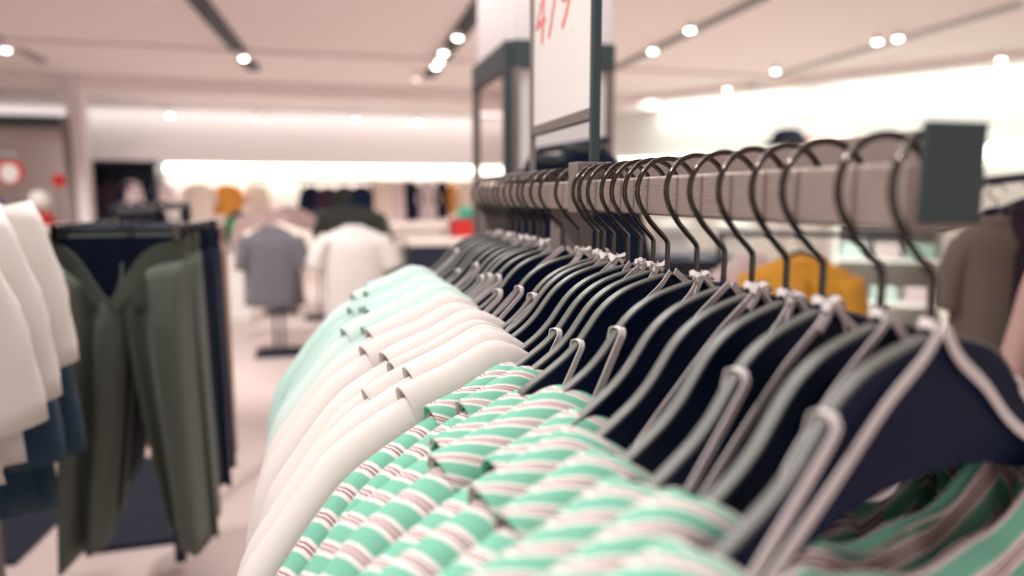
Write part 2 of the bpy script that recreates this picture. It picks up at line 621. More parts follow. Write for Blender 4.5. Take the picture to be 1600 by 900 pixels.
# each top slides a little along its hanger
OFFS = [(0.030, -0.002), (0.004, 0.004), (0.024, -0.003), (0.026, -0.005), (0.024, -0.004), (-0.004, -0.007), (-0.012, -0.004), (0.016, -0.018), (0.008, -0.005), (0.012, -0.009)]


def make_top(i, y, gap, gapb):
    kind = kind_of(i)
    rn = random.Random(100 + i)
    phi = HPHI[i] - R(2.5 + rn.uniform(-0.8, 0.8))
    label = f'{KN[kind]} on the {ORD[i]} hanger from the near end of the rail'
    grp = {'stripe': 'striped tops on the rail', 'white': 'white tops on the rail', 'mint': 'mint tops on the rail'}[kind]
    du = rn.uniform(-0.008, 0.008); dw = rn.uniform(-0.004, 0.003)
    if i < len(OFFS):
        du, dw = OFFS[i]
    elif i < 17:
        du += 0.013; dw += 0.006 + 0.0018 * (i - 10)
    else:
        du += 0.016; dw += 0.016
    root = thing({'stripe': 'striped_top', 'white': 'white_top', 'mint': 'mint_top'}[kind], label, 'top', (RX, y, HZ), phi, grp)
    mat = M['stripe'] if kind == 'stripe' else M['white'] if kind == 'white' else (M['mint'] if i % 3 != 1 else M['mintw'])
    bf = min(0.031, gap * 0.62); bb = min(0.016, gapb * 0.3)
    soff = rn.uniform(0, 0.026)
    sgap = 0.009
    seed = i * 1.37

    def column(t, side, inner, lf, lb, mixv, shear, amp, fl=0.0):
        p, tg = ridge(t)
        stretch = 1.0 + (0.03 * math.sin(seed))
        wob = 0.002 * noise1(t * 18, seed)
        u = (p.x * stretch + du); w = p.y + dw + wob * 0.6
        op = max(0.0, 1 - t / 0.055)
        y0 = 0.0016 + 0.0125 * op
        nl = Vector((tg.y, -tg.x)) if True else None
        if inner:                                   # tuck under the outer layer
            nn = Vector((-tg.y, tg.x)); nn = nn if nn.y > 0 else -nn
            u -= nn.x * inner; w -= nn.y * inner
        hem = 0.62
        L = max(0.04, min(lf, hem + w - 0.06))
        c = section(u, w, 0, 0, bf * (0.78 if inner else 1.0) + wob * 0.5, bb, L, min(lb, L), mixv, y0, seed * 3 + t * 30, amp, fl)
        out = []
        for (x, yy, z, s) in c:
            st = t + shear * s + soff + 0.0010 * noise1(s * 30 + t * 12, seed)
            out.append((side * x, yy, z, s, (st, s)))
        return out

    # body: left side, open neckline, right side
    cols = []; opened = []
    N = 44
    for k in range(N, -1, -1):
        t = TMAX * k / N
        mv = 0.16 if t > 0.02 else 0.1
        cols.append(column(t, -1, 0.009, 0.42, 0.2, mv, 0.35, 0.008)); opened.append(t < 0.03)
    NN = 36
    p0, _ = ridge(0)
    for k in range(1, NN):
        q = k / NN * 2 - 1                           # -1 left .. 1 right
        u = p0.x * q
        w = p0.y - 0.036 * (1 - q * q) + 0.003 * math.sin(q * 9 + seed)
        c = section(u, w, 0, 0, bf * (0.55 + .2 * math.sin(q * 9 + seed)), bb, 0.40, 0.2, 0.0, 0.0141, seed + q * 9, 0.008)
        cols.append([(x, yy, z, s, (abs(q) * 0.004 + s * 0.9 + soff, s)) for (x, yy, z, s) in c]); opened.append(True)
    for k in range(0, N + 1):
        t = TMAX * k / N
        mv = 0.16 if t > 0.02 else 0.1
        cols.append(column(t, 1, 0.009, 0.42, 0.2, mv, 0.35, 0.008)); opened.append(t < 0.03)
    sheet(cols, opened).build('body', mat, root, solid=0.0009)
    # outer short sleeve layer, left and right
    tc = rn.uniform(0.10, 0.175) if kind == 'stripe' else rn.uniform(0.10, 0.21)
    if i == 1:
        tc = 0.14
    for side in (-1, 1):
        cols = []; opened = []
        NT = 26
        for k in range(NT + 1):
            q = k / NT
            t = 0.002 + tc * q
            c = column(t, side, 0.0 - 0.0035 * q * q, 0.17, 0.1, 0.3, 1.0 if kind == 'stripe' else 0.0, 0.004, 0.006 * q)
            # the cuff edge is cut on a slant and lifts a little
            cols.append(c); opened.append(t < 0.03)
        if side == 1:
            cols = cols[::-1]; opened = opened[::-1]
        cols = cols[::-1] if side == -1 else cols[::-1]
        opened = opened[::-1]
        if side == 1:
            cols = cols[::-1]; opened = opened[::-1]; cols = cols[::-1]; opened = opened[::-1]
        sheet(cols, opened).build('sleeve', mat, root, solid=0.0012)
    # ribbon straps, drawn in world space and moved into the top's frame
    inv = (Matrix.Translation((RX, y, HZ)) @ Matrix.Rotation(phi, 4, 'Z')).inverted()
    hm = Matrix.Translation((RX, y, HZ)) @ Matrix.Rotation(HPHI[i], 4, 'Z')

    def HP(u, yy, w):
        return inv @ (hm @ Vector((u, yy, w)))
    nrm = inv.to_3x3() @ (hm.to_3x3() @ Vector((0, -1, 0)))
    j = lambda a: rn.uniform(-a, a)
    for side in (-1, 1):
        s1 = j(0.006)
        pa = [HP(side * 0.003, -0.0075, 0.003), HP(side * 0.02, -0.0082, -0.010 + s1), HP(side * 0.055, -0.0082, -0.032 + s1), HP(side * 0.100, -0.0095, -0.066 + s1), Vector((side * (0.132 + du), -0.019, -0.106 + dw)), Vector((side * (0.14 + du), -0.019, -0.118 + dw))]
        MB().ribbon(spline(pa, 5), 0.0066 + j(0.0012), nrm=tuple(nrm)).build('strap', M['ribbon'], root)
        if rn.random() < 0.4:
            continue
        ub = 0.112 + j(0.018)
        zt = -interp(HPROF, ub)
        pb = [HP(side * (ub + .004), 0.0085, zt - 0.03), HP(side * ub, 0.0072, zt - 0.004), HP(side * ub, 0.004, zt + 0.0015), HP(side * ub, -0.004, zt + 0.0015), HP(side * (ub + .001), -0.0072, zt - 0.003), HP(side * (ub + 0.007), -0.0088, zt - 0.012), Vector((side * (0.152 + du * .7), -0.0200, -0.100 + dw)), Vector((side * (0.160 + du * .7), -0.0205, -0.110 + dw))]
        nb_ = [(0, 1, 0), (0, 1, 0), (0, .4, 1), (0, -.4, 1), (0, -1, .2), (0, -1, 0), (0, -1, 0), (0, -1, 0)]
        P = spline(pb, 4)
        nn = []
        for k in range(len(P)):
            f = k / 4; a = min(int(f), 6); nn.append(tuple(Vector(nb_[a]).lerp(Vector(nb_[a + 1]), f - a)))
        MB().ribbon(P, 0.0066 + j(0.0012), nrm=nn).build('strap', M['ribbon'], root)
    # bow tied round the foot of the hook
    if i in (0, 1, 2, 3, 4, 6, 8, 9, 11, 12, 13, 14, 17, 19, 20, 22, 24):
        mb = MB()
        ring = [HP(0.0058 * math.cos(a * PI / 6), 0.0062 * math.sin(a * PI / 6), 0.006 + 0.0015 * math.sin(a * 1.3)) for a in range(13)]
        mb.ribbon(ring, 0.0055, nrm=[tuple((p - HP(0, 0, 0.006)).normalized()) for p in ring])
        bow = mb.build('bow', M['ribbon'], root)
        for sg in (-1, 1) if i > 1 else ():
            lp = [HP(0, -0.007, 0.006), HP(sg * 0.006, -0.009, 0.008 + j(.003)), HP(sg * 0.012, -0.010, 0.006 + j(.004)), HP(sg * 0.013, -0.009, 0.002), HP(sg * 0.007, -0.0085, 0.001), HP(0, -0.0075, 0.005)]
            MB().ribbon(spline(lp, 4), 0.005, nrm=(0.1, -0.6, 0.8)).build('bow_loop', M['ribbon'], bow)
            tl = [HP(0, -0.0085, 0.005), HP(sg * 0.008, -0.0105, -0.003), HP(sg * (0.016 + j(.004)), -0.0105, -0.014 + j(.004))]
            MB().ribbon(spline(tl, 4), 0.005, nrm=(0.1, -0.9, 0.3)).build('bow_tail', M['ribbon'], bow)
    return root


for i, y in enumerate(HY):
    gap = (y - HY[i - 1]) if i else 0.05
    gapb = (HY[i + 1] - y) if i + 1 < len(HY) else 0.05
    make_top(i, y, gap, gapb)


# ------------------------------------------------------------------ garments further back
def ell(cx, cy, cz, a, b_, seg=28, ph=0.0, amp=0.0, k=9, tilt=0.0):
    out = []
    for q in range(seg):
        an = 2 * PI * q / seg
        m = 1 + amp * math.sin(k * an + ph) + amp * .6 * math.sin((k // 2) * an + ph * 2.1)
        out.append((cx + a * m * math.cos(an), cy + b_ * m * math.sin(an), cz + tilt * math.cos(an)))
    return out


def make_shirt(name, label, cat, loc, rz, mat, sh=0.22, length=0.66, body=0.24, depth=0.07, sleeve=0.22, slv_ang=28, neck=0.07, group=None, seed=1, collar=None, hang=True, placket=False, fold=0.05, button=False, sr=0.075):
    """a garment on a hanger; origin at the neck, facing -Y before rotation"""
    root = thing(name, label, cat, loc, rz, group)
    rs = []
    prof = [(0.0, neck, 0.035), (-0.012, neck + 0.02, 0.045), (-0.03, sh * 0.62, 0.05), (-0.055, sh * 0.86, 0.055), (-0.085, sh * 0.98, 0.06), (-0.13, sh * 1.0, depth * 0.9)]
    nrow = 12
    for z, a, b_ in prof:
        rs.append(ell(0, 0, z, a, b_))
    for k in range(1, nrow + 1):
        q = k / nrow
        z = -0.13 - (length - 0.13) * q
        a = sh * 0.98 + (body - sh * 0.98) * q
        rs.append(ell(0, 0, z, a, depth * (0.9 + 0.2 * q), ph=seed + q * 0.6, amp=fold * q ** 0.7, k=11))
    MB().rings(rs, cap0=True, cap1=False).build('torso', mat, root, solid=0.003)
    for sg in (-1, 1):
        an = R(slv_ang)
        d = Vector((sg * math.sin(an), 0, -math.cos(an)))
        side = Vector((sg * math.cos(an), 0, math.sin(an)))
        st = Vector((sg * (sh - 0.045), 0, -0.085))
        rr = []
        n = 9
        for k in range(n + 1):
            q = k / n
            c = st + d * sleeve * q + Vector((sg * 0.02 * math.sin(q * 3), -0.02 * q, 0))
            r1 = sr * (0.88 + .12 * math.sin(q * 2.5 + seed)) * (1 - 0.12 * q); r2 = depth * 0.75
            rr.append([tuple(c + side * (r1 * math.cos(2 * PI * j / 18) * (1 + .05 * math.sin(5 * q * 3 + j))) + Vector((0, 1, 0)) * (r2 * math.sin(2 * PI * j / 18))) for j in range(18)])
        if sg < 0:
            rr = [r_[::-1] for r_ in rr]
        MB().rings(rr, cap0=True, cap1=False).build('sleeve', mat, root, solid=0.003)
    if collar:
        MB().tube([(math.cos(a * PI / 10) * (neck + 0.004), math.sin(a * PI / 10) * 0.04 - 0.005, 0.002 - 0.02 * (math.sin(a * PI / 10) < 0) * abs(math.sin(a * PI / 10))) for a in range(21)], 0.009, 8, cap=False).build('collar', collar, root)
    if placket:
        MB().box((-0.014, -depth * 1.12, -length * 0.95), (0.014, -depth * 0.8, -0.06)).build('placket', mat, root, bevel=0.003)
    return root


def make_hook_hanger(loc, rz, label, group=None, drop=0.0):
    h = thing('clothes_hanger', label, 'hanger', loc, rz, group)
    MB().tube(spline([(-0.16, 0, -0.07), (-0.08, 0, -0.03), (0, 0, 0.004), (0.08, 0, -0.03), (0.16, 0, -0.07)], 4), 0.008, 8).build('hanger_arm', M['hanger'], h)
    pts = [(0, 0, 0), (0, 0, 0.03)] + [(-0.002 + 0.024 * math.cos(R(a)), 0, 0.06 + 0.024 * math.sin(R(a))) for a in range(225, -10, -20)]
    MB().tube(spline(pts, 2), 0.0025, 8).build('hook', M['steel'], h)
    return h


# --- trousers rack on the left
TX = -0.582
tr = thing('trouser_rack', 'dark low rack of trousers standing on a black base at left', 'clothes rack', (TX, 2.7, 0))
wpart(MB().box((TX - 0.012, 2.18, 1.345), (TX + 0.012, 3.25, 1.37)), 'hang_rail', M['dark'], tr)
wpart(MB().box((TX - 0.018, 3.2, 0.03), (TX + 0.018, 3.24, 1.36)), 'post', M['dark'], tr)
wpart(MB().box((TX - 0.018, 2.72, 0.03), (TX + 0.018, 2.75, 1.345)), 'post', M['dark'], tr)
q = [atZ(132, 868, 0), atZ(318, 845, 0), atZ(352, 722, 0), atZ(215, 722, 0)]
wpart(MB().prism([(p.x, p.y) for p in q], 0.0, 0.03), 'base_plate', M['mattedark'], tr, bevel=0.003)  # slab traced over the dark floor area, rack base and shadow alike


def make_trousers(label, loc, mat, half=0.178, length=0.92, spread=0.205, seed=1, rz=0.0, fold=0.09, sag=0.05):
    t = thing('trousers', label, 'trousers', loc, rz, 'trousers on the low rack at left')

    def dip(x):
        return sag * (0.16 + 0.84 * math.exp(-((x + 0.03) / 0.075) ** 2))

    def ring(z, a, b_, cx=0.0, k=7, ph=0.0, am=0.0, seg=56, top=False):
        out = []
        for q in range(seg):
            an = 2 * PI * q / seg
            x = cx + a * math.cos(an)
            fo = am * (math.sin(k * math.cos(an) * 2.2 + ph) + 0.5 * math.sin(k * math.cos(an) * 4.1 + ph * 1.7))
            y_ = b_ * math.sin(an) * (1 + 0.0) + fo * (1 if math.sin(an) < 0 else 0.4) * abs(math.sin(an)) ** 0.5
            zz = z
            if math.sin(an) < 0:
                g = max(0.0, 1 + z / 0.26)
                zz -= dip(x) * g * abs(math.sin(an)) ** .5
                y_ -= 0.12 * dip(x) * g
            out.append((x, y_, zz))
        return out
    rs = []
    for z, a, b_ in ((0.0, half, 0.03), (-0.03, half, 0.034), (-0.06, half * 1.0, 0.036), (-0.1, half * 1.0, 0.036), (-0.15, half * 0.98, 0.034), (-0.19, half * 0.95, 0.03)):
        rs.append(ring(z, a, b_, am=fold * 0.1 * min(1, -z * 5), ph=seed))
    MB().rings(rs, cap0=False, cap1=False).build('hip', mat, t, solid=0.004)
    for sg in (-1, 1):
        rr = []
        n = 18
        for k in range(n + 1):
            q_ = k / n
            z = -0.055 - (length - 0.055) * q_
            out_ = half * 1.03 + (spread - half * 1.03) * q_
            inn = 0.0 + 0.078 * max(0.0, (q_ - 0.22) / 0.78) ** 1.15
            cx = sg * (out_ + inn) / 2; a = (out_ - inn) / 2
            r_ = ring(z, a, 0.042 + 0.03 * min(1, q_ * 4) + 0.012 * q_, cx=cx, k=1.9, ph=seed * 2 + sg * 1.3 + q_ * 0.9, am=fold * (0.08 + 0.5 * q_ ** 0.6), seg=64)
            r_ = [(x, y_, zz - 0.06 * q_ ** 6 * (sg * x - inn) / 0.14) for x, y_, zz in r_]
            rr.append(r_)
        MB().rings(rr, cap0=False, cap1=False).build('trouser_leg', mat, t, solid=0.004)
    wb_ = []; nn = []
    for a in range(57):
        an = a * PI / 28
        x = math.cos(an) * half * 1.02; y_ = math.sin(an) * 0.035; z = -0.012
        if math.sin(an) < 0:
            z -= dip(x) * abs(math.sin(an)) ** .5; y_ -= 0.12 * dip(x)
        wb_.append((x, y_, z)); nn.append((math.cos(an), math.sin(an) * 2, 0))
    MB().ribbon(wb_, 0.036, 0.004, nrm=nn).build('waistband', mat, t)
    MB().box((-half * 0.93, -0.012, -0.3), (half * 0.93, -0.006, -0.002)).build('waist_insert', M['navy'], t, bevel=0.002)['label'] = 'dark sheet inside the waist'  # dark sheet added to darken the open waist
    return t


trs = [(2.25, 'olive', 'front olive green trousers facing out on the low rack', 0.175, 0.90, 0.21), (2.34, 'olive', 'olive green trousers hanging just behind the front pair', 0.18, 0.86, 0.2),
       (2.44, 'navy', 'black trousers hanging behind the olive pairs', 0.195, 0.80, 0.215), (2.54, 'navy', 'black trousers hanging in front of the tan pair', 0.195, 0.78, 0.21), (2.66, 'tan', 'tan trousers hanging last behind the black pairs', 0.19, 0.76, 0.195)]
for k, (yy, mt, lb, hf_, ln, spd) in enumerate(trs):
    make_trousers(lb, (TX + 0.008 * k, yy, 1.285), M[mt], hf_, ln, spd, seed=k * 1.9 + 1, fold=0.11, sag=0.185 if k == 0 else 0.06)
    ch = thing('clip_hanger', 'dark clip hanger gripping the ' + ['front olive trousers', 'second olive trousers', 'nearer black trousers', 'farther black trousers', 'tan trousers'][k], 'hanger', (TX + 0.008 * k, yy, 1.30), 0, 'clip hangers on the low rack')
    MB().tube([(-0.18, 0, 0.005), (0.18, 0, 0.005)], 0.005, 8).build('bar', M['dark'], ch)
    for sg in (-1, 1):
        MB().box((sg * 0.155 - 0.012, -0.045, -0.03), (sg * 0.155 + 0.012, 0.016, 0.018)).build('clip', M['steel'], ch, bevel=0.003)
    MB().tube(spline([(0, 0, 0.005), (0, 0, 0.03)] + [(0.018 * math.cos(R(a)), 0, 0.062 + 0.018 * math.sin(R(a))) for a in range(235, -10, -25)], 2), 0.003, 8).build('hook', M['steel'], ch)

# --- shirt rack at the far left edge
SXL = -0.93
sr_ = thing('shirt_rack', 'rack of white and blue shirts at the left edge of the floor', 'clothes rack', (SXL, 2.0, 0))
wpart(MB().box((SXL - 0.012, 1.35, 1.505), (SXL + 0.012, 2.5, 1.53)), 'hang_rail', M['greypost'], sr_)
wpart(MB().box((SXL - 0.16, 2.44, 0.02), (SXL - 0.12, 2.48, 1.505)).box((SXL - 0.16, 2.44, 1.506), (SXL + 0.013, 2.48, 1.529)), 'post', M['greypost'], sr_)
wpart(MB().box((SXL - 0.02, 1.36, 0.02), (SXL + 0.02, 1.39, 1.505)), 'post', M['greypost'], sr_)
q = [atZ(-60, 765, 0), atZ(104, 748, 0), atZ(110, 800, 0), atZ(25, 884, 0), atZ(-120, 890, 0)]
wpart(MB().prism([(p.x, p.y) for p in q], 0.0, 0.02), 'base_plate', M['mattedark'], sr_, bevel=0.003)  # outline follows the dark floor patch, base and shadow in one slab
for k, (yy, mt, lb, sl, ln, zz, sh) in enumerate([(1.50, 'white', 'white long sleeved shirt nearest on the left edge rack', 0.42, 0.6, 1.44, 0.25), (1.62, 'white', 'white shirt second on the left edge rack, between two white ones', 0.40, 0.6, 1.44, 0.25), (1.74, 'white', 'white shirt third on the left edge rack beside the blue ones', 0.36, 0.52, 1.45, 0.265),
                                      (1.86, 'blue', 'slate blue shirt behind the white ones on the left edge rack', 0.6, 0.8, 1.44, 0.19), (1.97, 'blue', 'slate blue shirt last on the left edge rack', 0.62, 0.84, 1.44, 0.19)]):
    make_shirt('shirt', lb, 'shirt', (SXL, yy, zz), R(4), M[mt], sh=sh, length=ln, body=sh + 0.02, depth=0.055, sleeve=sl, slv_ang=15 if k < 3 else 8, group='shirts on the left edge rack', seed=k, collar=M[mt], fold=0.1, sr=0.085)
    make_hook_hanger((SXL, yy, zz + 0.012), R(4), 'dark hanger inside the ' + ['nearest white', 'second white', 'third white', 'nearer blue', 'last blue'][k] + ' shirt at the left edge', 'hangers on the left edge rack')

# --- display stands with tops, middle distance


def stand(label, px, py, top_z, rz=0.0, w=0.36):
    p = atZ(px, py, 0)
    s = thing('display_stand', label, 'display stand', (p.x, p.y, 0), rz, 'display stands in the aisle')
    MB().box((-0.2, -0.16, 0), (0.2, 0.16, 0.03)).build('base_plate', M['mattedark'], s, bevel=0.004)
    for sg in (-1, 1):
        MB().box((sg * 0.035 - 0.012, -0.012, 0.03), (sg * 0.035 + 0.012, 0.012, top_z)).build('pole', M['darkpost'], s, bevel=0.002)
    MB().box((-0.06, -0.2, top_z - 0.01), (0.06, 0.2, top_z + 0.02)).build('arm', M['darkpost'], s, bevel=0.002)
    return p


def put(px, py, dist):
    return atD(px, py, dist)


p = stand('display stand carrying the grey tee', 438, 553, 1.05)
g = Vector((p.x - 0.06, p.y - 0.17, 1.10))
g = put(424, 356, 5.9)
make_shirt('tee_shirt', 'grey short sleeved tee on the stand with a square base', 'shirt', g, R(-16), M['grey'], sh=0.225, length=0.66, body=0.235, depth=0.09, sleeve=0.27, slv_ang=17, neck=0.075, seed=2, collar=M['grey'], fold=0.12, sr=0.085)
make_hook_hanger(g + Vector((0, 0, 0.03)), R(-16), 'black hanger holding the grey tee')
g = put(433, 350, 6.3)
make_shirt('tee_shirt', 'white long sleeved top just behind the grey tee', 'shirt', g, R(-16), M['cream'], sh=0.27, length=0.5, body=0.24, depth=0.08, sleeve=0.36, slv_ang=28, seed=3, collar=M['cream'])
p = stand('display stand carrying the white tee', 548, 572, 1.05)
g = put(553, 354, 5.5)
make_shirt('tee_shirt', 'bright white short sleeved tee hanging beside the grey one', 'shirt', g, R(-14), M['white'], sh=0.235, length=0.79, body=0.235, depth=0.09, sleeve=0.27, slv_ang=26, neck=0.075, seed=5, collar=M['white'], fold=0.05, sr=0.09)
make_hook_hanger(g + Vector((0, 0, 0.04)), R(-14), 'black hanger holding the bright white tee')
p = stand('display stand behind the white tee with a small dark base', 506, 497, 1.2)
g = put(549, 322, 6.9)
make_shirt('jacket', 'dark olive jacket behind the bright white tee', 'jacket', g, R(-14), M['dolive'], sh=0.30, length=0.62, body=0.28, depth=0.1, sleeve=0.45, slv_ang=16, seed=6, collar=M['dolive'], placket=True)
make_hook_hanger(g + Vector((0, 0, 0.03)), R(-14), 'black hanger holding the dark olive jacket')
g = put(412, 326, 7.4)
make_shirt('shirt', 'dusty pink checked shirt behind the grey tee, nearer of two', 'shirt', g, R(-14), M['pinkc'], sh=0.25, length=0.62, body=0.25, depth=0.09, sleeve=0.4, slv_ang=14, seed=7, collar=M['pinkc'])
g = put(452, 324, 7.8)
make_shirt('shirt', 'dusty pink checked shirt behind the white long sleeved top', 'shirt', g, R(-14), M['pinkc'], sh=0.25, length=0.62, body=0.25, depth=0.09, sleeve=0.4, slv_ang=14, seed=8, collar=M['pinkc'])
p = stand('display stand behind the grey tee carrying checked shirts', 440, 488, 1.2)

# --- back wall: lit shelf strip, panels and hanging goods
gl0 = atY(186, 268, BACKY - 0.25).x; gl1 = atY(786, 270, BACKY - 0.25).x
zs = 1.4 + (305 - 267) / 1100 * 13.3
cl = thing('light_shelf', 'long lit shelf strip running along the back wall', 'shelf light', ((gl0 + gl1) / 2, BACKY - 0.2, zs))
wpart(MB().box((gl0, BACKY - 0.45, zs - 0.04), (gl1, BACKY - 0.30, zs + 0.07)), 'light_strip', M['glow'], cl, bevel=0.01)
wpart(MB().box((gl0, BACKY - 0.45, zs + 0.082), (gl1, BACKY, zs + 0.12)), 'shelf_top', M['wallw'], cl, bevel=0.003)
rl = thing('wall_rail', 'thin dark hanging rail under the lit shelf on the back wall', 'clothes rail', (0, BACKY - 0.6, zs - 0.2))
x0 = atY(395, 285, BACKY - .6).x; x1 = atY(745, 285, BACKY - .6).x
wpart(MB().tube([(x0, BACKY - .6, zs - 0.2), (x1, BACKY - .6, zs - 0.2)], 0.02, 8), 'rail', M['dark'], rl, bevel=0)
for xx in (x0, (x0 + x1) / 2, x1):
    wpart(MB().box((xx - 0.015, BACKY - 0.62, zs - 0.21), (xx + 0.015, BACKY, zs - 0.19)), 'bracket', M['dark'], rl)
wg = [(598, 'cream', 'cream blouse on the back wall rail, leftmost of the pale tops', 0.30, 0.74, 0.28), (622, 'blush', 'blush blouse on the back wall rail beside the black tee', 0.22, 0.8, 0.26), (639, 'navy', 'black top hanging between pale tops on the back wall', 0.2, 0.72, 0.2), (668, 'lilac', 'pale lilac top on the back wall right of the black top', 0.18, 0.72, 0.2),
      (690, 'navy', 'narrow black garment beside the orange scarf on the back wall', 0.12, 0.7, 0.12), (706, 'orange', 'orange garment hanging on the back wall', 0.08, 0.62, 0.09), (727, 'cream', 'cream top at the right end of the back wall rail', 0.17, 0.52, 0.17)]
for k, (px, mt, lb, sh, ln, bd) in enumerate(wg):
    g = atY(px, 284, BACKY - 0.6)
    make_shirt('hanging_top', lb, 'top', g, 0, M[mt], sh=sh, length=ln, body=bd, depth=0.09, sleeve=0.34, slv_ang=12, neck=0.05, group='tops on the back wall rail', seed=k + 20, sr=0.05)
for k, (px, py, mt, lb, d, sh, ln) in enumerate([(354, 288, 'orange', 'orange tee hanging far left of the stands', 12.4, 0.24, 0.55), (310, 286, 'cream', 'cream tunic hanging left of the orange tee', 12.2, 0.25, 0.66), (205, 282, 'blush', 'pale blouse displayed above the trouser rack', 11.5, 0.16, 0.5), (254, 286, 'blush', 'pale blouse displayed right of the other pale blouse above the trousers', 11.6, 0.18, 0.5),
                                          (394, 288, 'cream', 'cream top hanging right of the orange tee', 12.6, 0.1, 0.5), (410, 290, 'cream', 'narrow cream top left of the checked shirts', 12.6, 0.1, 0.5), (372, 330, 'navy', 'dark top hanging beside the green bin', 9.0, 0.14, 0.5)]):
    make_shirt('hanging_top', lb, 'top', put(px, py, d), R(-8), M[mt], sh=sh, length=ln, body=sh, depth=0.1, sleeve=0.3, slv_ang=10, neck=0.06, seed=k + 40, sr=0.055)
for k, (px, py, mt, lb) in enumerate([(486, 290, 'navy', 'navy jacket on the dark part of the back wall, left of the olive jacket'), (512, 292, 'aub', 'dark wine jacket right of the navy jacket behind the olive one'), (538, 290, 'dolive', 'dark olive coat hanging straight above the olive jacket'), (564, 290, 'navy', 'navy coat hanging between the olive coat and the cream blouse')]):
    make_shirt('jacket', lb, 'jacket', put(px, py, 12.2), R(-8), M[mt], sh=0.17, length=0.62, body=0.17, depth=0.1, sleeve=0.34, slv_ang=8, neck=0.06, seed=k + 50, sr=0.055, group='dark jackets near the back wall')
dr = thing('floor_rail', 'dark rail holding the dark jackets near the back wall', 'clothes rail', put(525, 283, 12.2))
a_ = put(470, 281, 12.2); b_ = put(582, 282, 12.2)
wpart(MB().tube([a_, b_], 0.018, 8), 'rail', M['dark'], dr, bevel=0)
for p_ in (a_, b_):
    wpart(MB().box((p_.x - 0.015, p_.y - 0.015, 0), (p_.x + 0.015, p_.y + 0.015, p_.z)), 'post', M['dark'], dr)
# dark wall cabinet behind the trousers
p0 = atY(130, 340, 12.6); p1 = atY(242, 250, 12.6)
cb = thing('wall_cabinet', 'dark open wall cabinet behind the trouser rack', 'cabinet', ((p0.x + p1.x) / 2, 12.8, 0))
wpart(MB().box((p0.x, 13.2, 0), (p1.x, 13.3, p1.z)), 'back_panel', M['dark'], cb)
for xx in (p0.x, p1.x - 0.05):
    wpart(MB().box((xx, 12.6, 0), (xx + 0.05, 13.2, p1.z)), 'side_panel', M['dark'], cb)
for zz in (0.4, 1.0, p1.z - 0.06):
    wpart(MB().box((p0.x + 0.05, 12.6, zz), (p1.x - 0.05, 13.2, zz + 0.05)), 'shelf', M['dark'], cb)
for k in range(3):
    g = Vector((p0.x + 0.35 + 0.3 * k, 12.8, 1.6))
    make_shirt('hanging_top', ['dark wine top inside the wall cabinet', 'navy top in the middle of the wall cabinet', 'navy top at the right of the wall cabinet'][k], 'top', g, 0, [M['aub'], M['navy'], M['navy']][k], sh=0.16, length=0.55, body=0.17, sleeve=0.3, slv_ang=8, seed=k + 60)

# tables and boxes in the middle distance


def table(name, label, c, sx, sy, z, top, leg, solid_=False, rz=0.0, cat='table'):
    t = thing(name, label, cat, (c[0], c[1], 0), rz)
    MB().box((-sx / 2, -sy / 2, z - 0.05), (sx / 2, sy / 2, z)).build('table_top', top, t, bevel=0.006)
    if solid_:
        MB().box((-sx / 2 + 0.02, -sy / 2 + 0.02, 0.06), (sx / 2 - 0.02, sy / 2 - 0.02, z - 0.05)).build('cabinet_body', leg, t, bevel=0.004)
        MB().box((-sx / 2 + 0.05, -sy / 2 + 0.05, 0), (sx / 2 - 0.05, sy / 2 - 0.05, 0.06)).build('plinth', leg, t)
    else:
        for a in (-1, 1):
            for b2 in (-1, 1):
                MB().box((a * (sx / 2 - 0.06) - 0.025, b2 * (sy / 2 - 0.06) - 0.025, 0), (a * (sx / 2 - 0.06) + 0.025, b2 * (sy / 2 - 0.06) + 0.025, z - 0.05)).build('leg', leg, t, bevel=0.003)
    return t


c = put(705, 376, 7.0)
table('counter', 'dark counter with a pale worktop beyond the far end of the rail', (c.x, c.y + 0.3), 0.85, 0.6, c.z, M['ltable'], M['dark'], True, cat='counter')
c = put(645, 350, 10.5)
table('display_table', 'long pale display table in front of the back wall', (c.x, c.y + 0.3), 1.2, 0.6, c.z, M['ltable'], M['ltable'])


def box_thing(name, label, cat, c, sx, sy, sz, mat, rz=0.0, lid=True, group=None):
    t = thing(name, label, cat, c, rz, group)
    if lid:
        MB().box((-sx / 2, -sy / 2, 0), (sx / 2, sy / 2, sz * 0.72)).build('box_body', mat, t, bevel=0.006)
        MB().box((-sx / 2 - 0.006, -sy / 2 - 0.006, sz * 0.72), (sx / 2 + 0.006, sy / 2 + 0.006, sz)).build('lid', mat, t, bevel=0.006)
    else:
        MB().box((-sx / 2, -sy / 2, 0), (sx / 2, sy / 2, sz)).build('panel', mat, t, bevel=0.01)
    return t


box_thing('storage_box', 'red storage box beside the far end of the rail', 'box', put(722, 372, 8.0), 0.26, 0.25, 0.2, M['red'])
box_thing('storage_box', 'white box at the left end of the dark counter', 'box', put(623, 415, 7.6), 0.26, 0.3, 0.22, M['box'])
box_thing('storage_box', 'teal box below the cream top at the right end', 'box', put(729, 340, 11.0), 0.24, 0.2, 0.16, M['teal'])
for nm, q_, sx in (('red box', put(722, 372, 8.0), 0.4), ('white box beside the counter', put(623, 415, 7.6), 0.4), ('teal box', put(729, 340, 11.0), 0.4)):
    table('display_plinth', 'low dark plinth under the ' + nm, (q_.x, q_.y), sx, 0.36, q_.z, M['dark'], M['dark'], True, cat='plinth')
t = thing('waste_bin', 'tall green bin behind the trouser rack', 'bin', put(370, 398, 7.6))
MB().lathe([(0.0, 0), (0.065, 0), (0.075, 0.36), (0.0, 0.36)]).build('bin_body', M['green'], t)
MB().lathe([(0.0, 0.36), (0.08, 0.36), (0.08, 0.385), (0.0, 0.39)]).build('rim', M['green'], t)
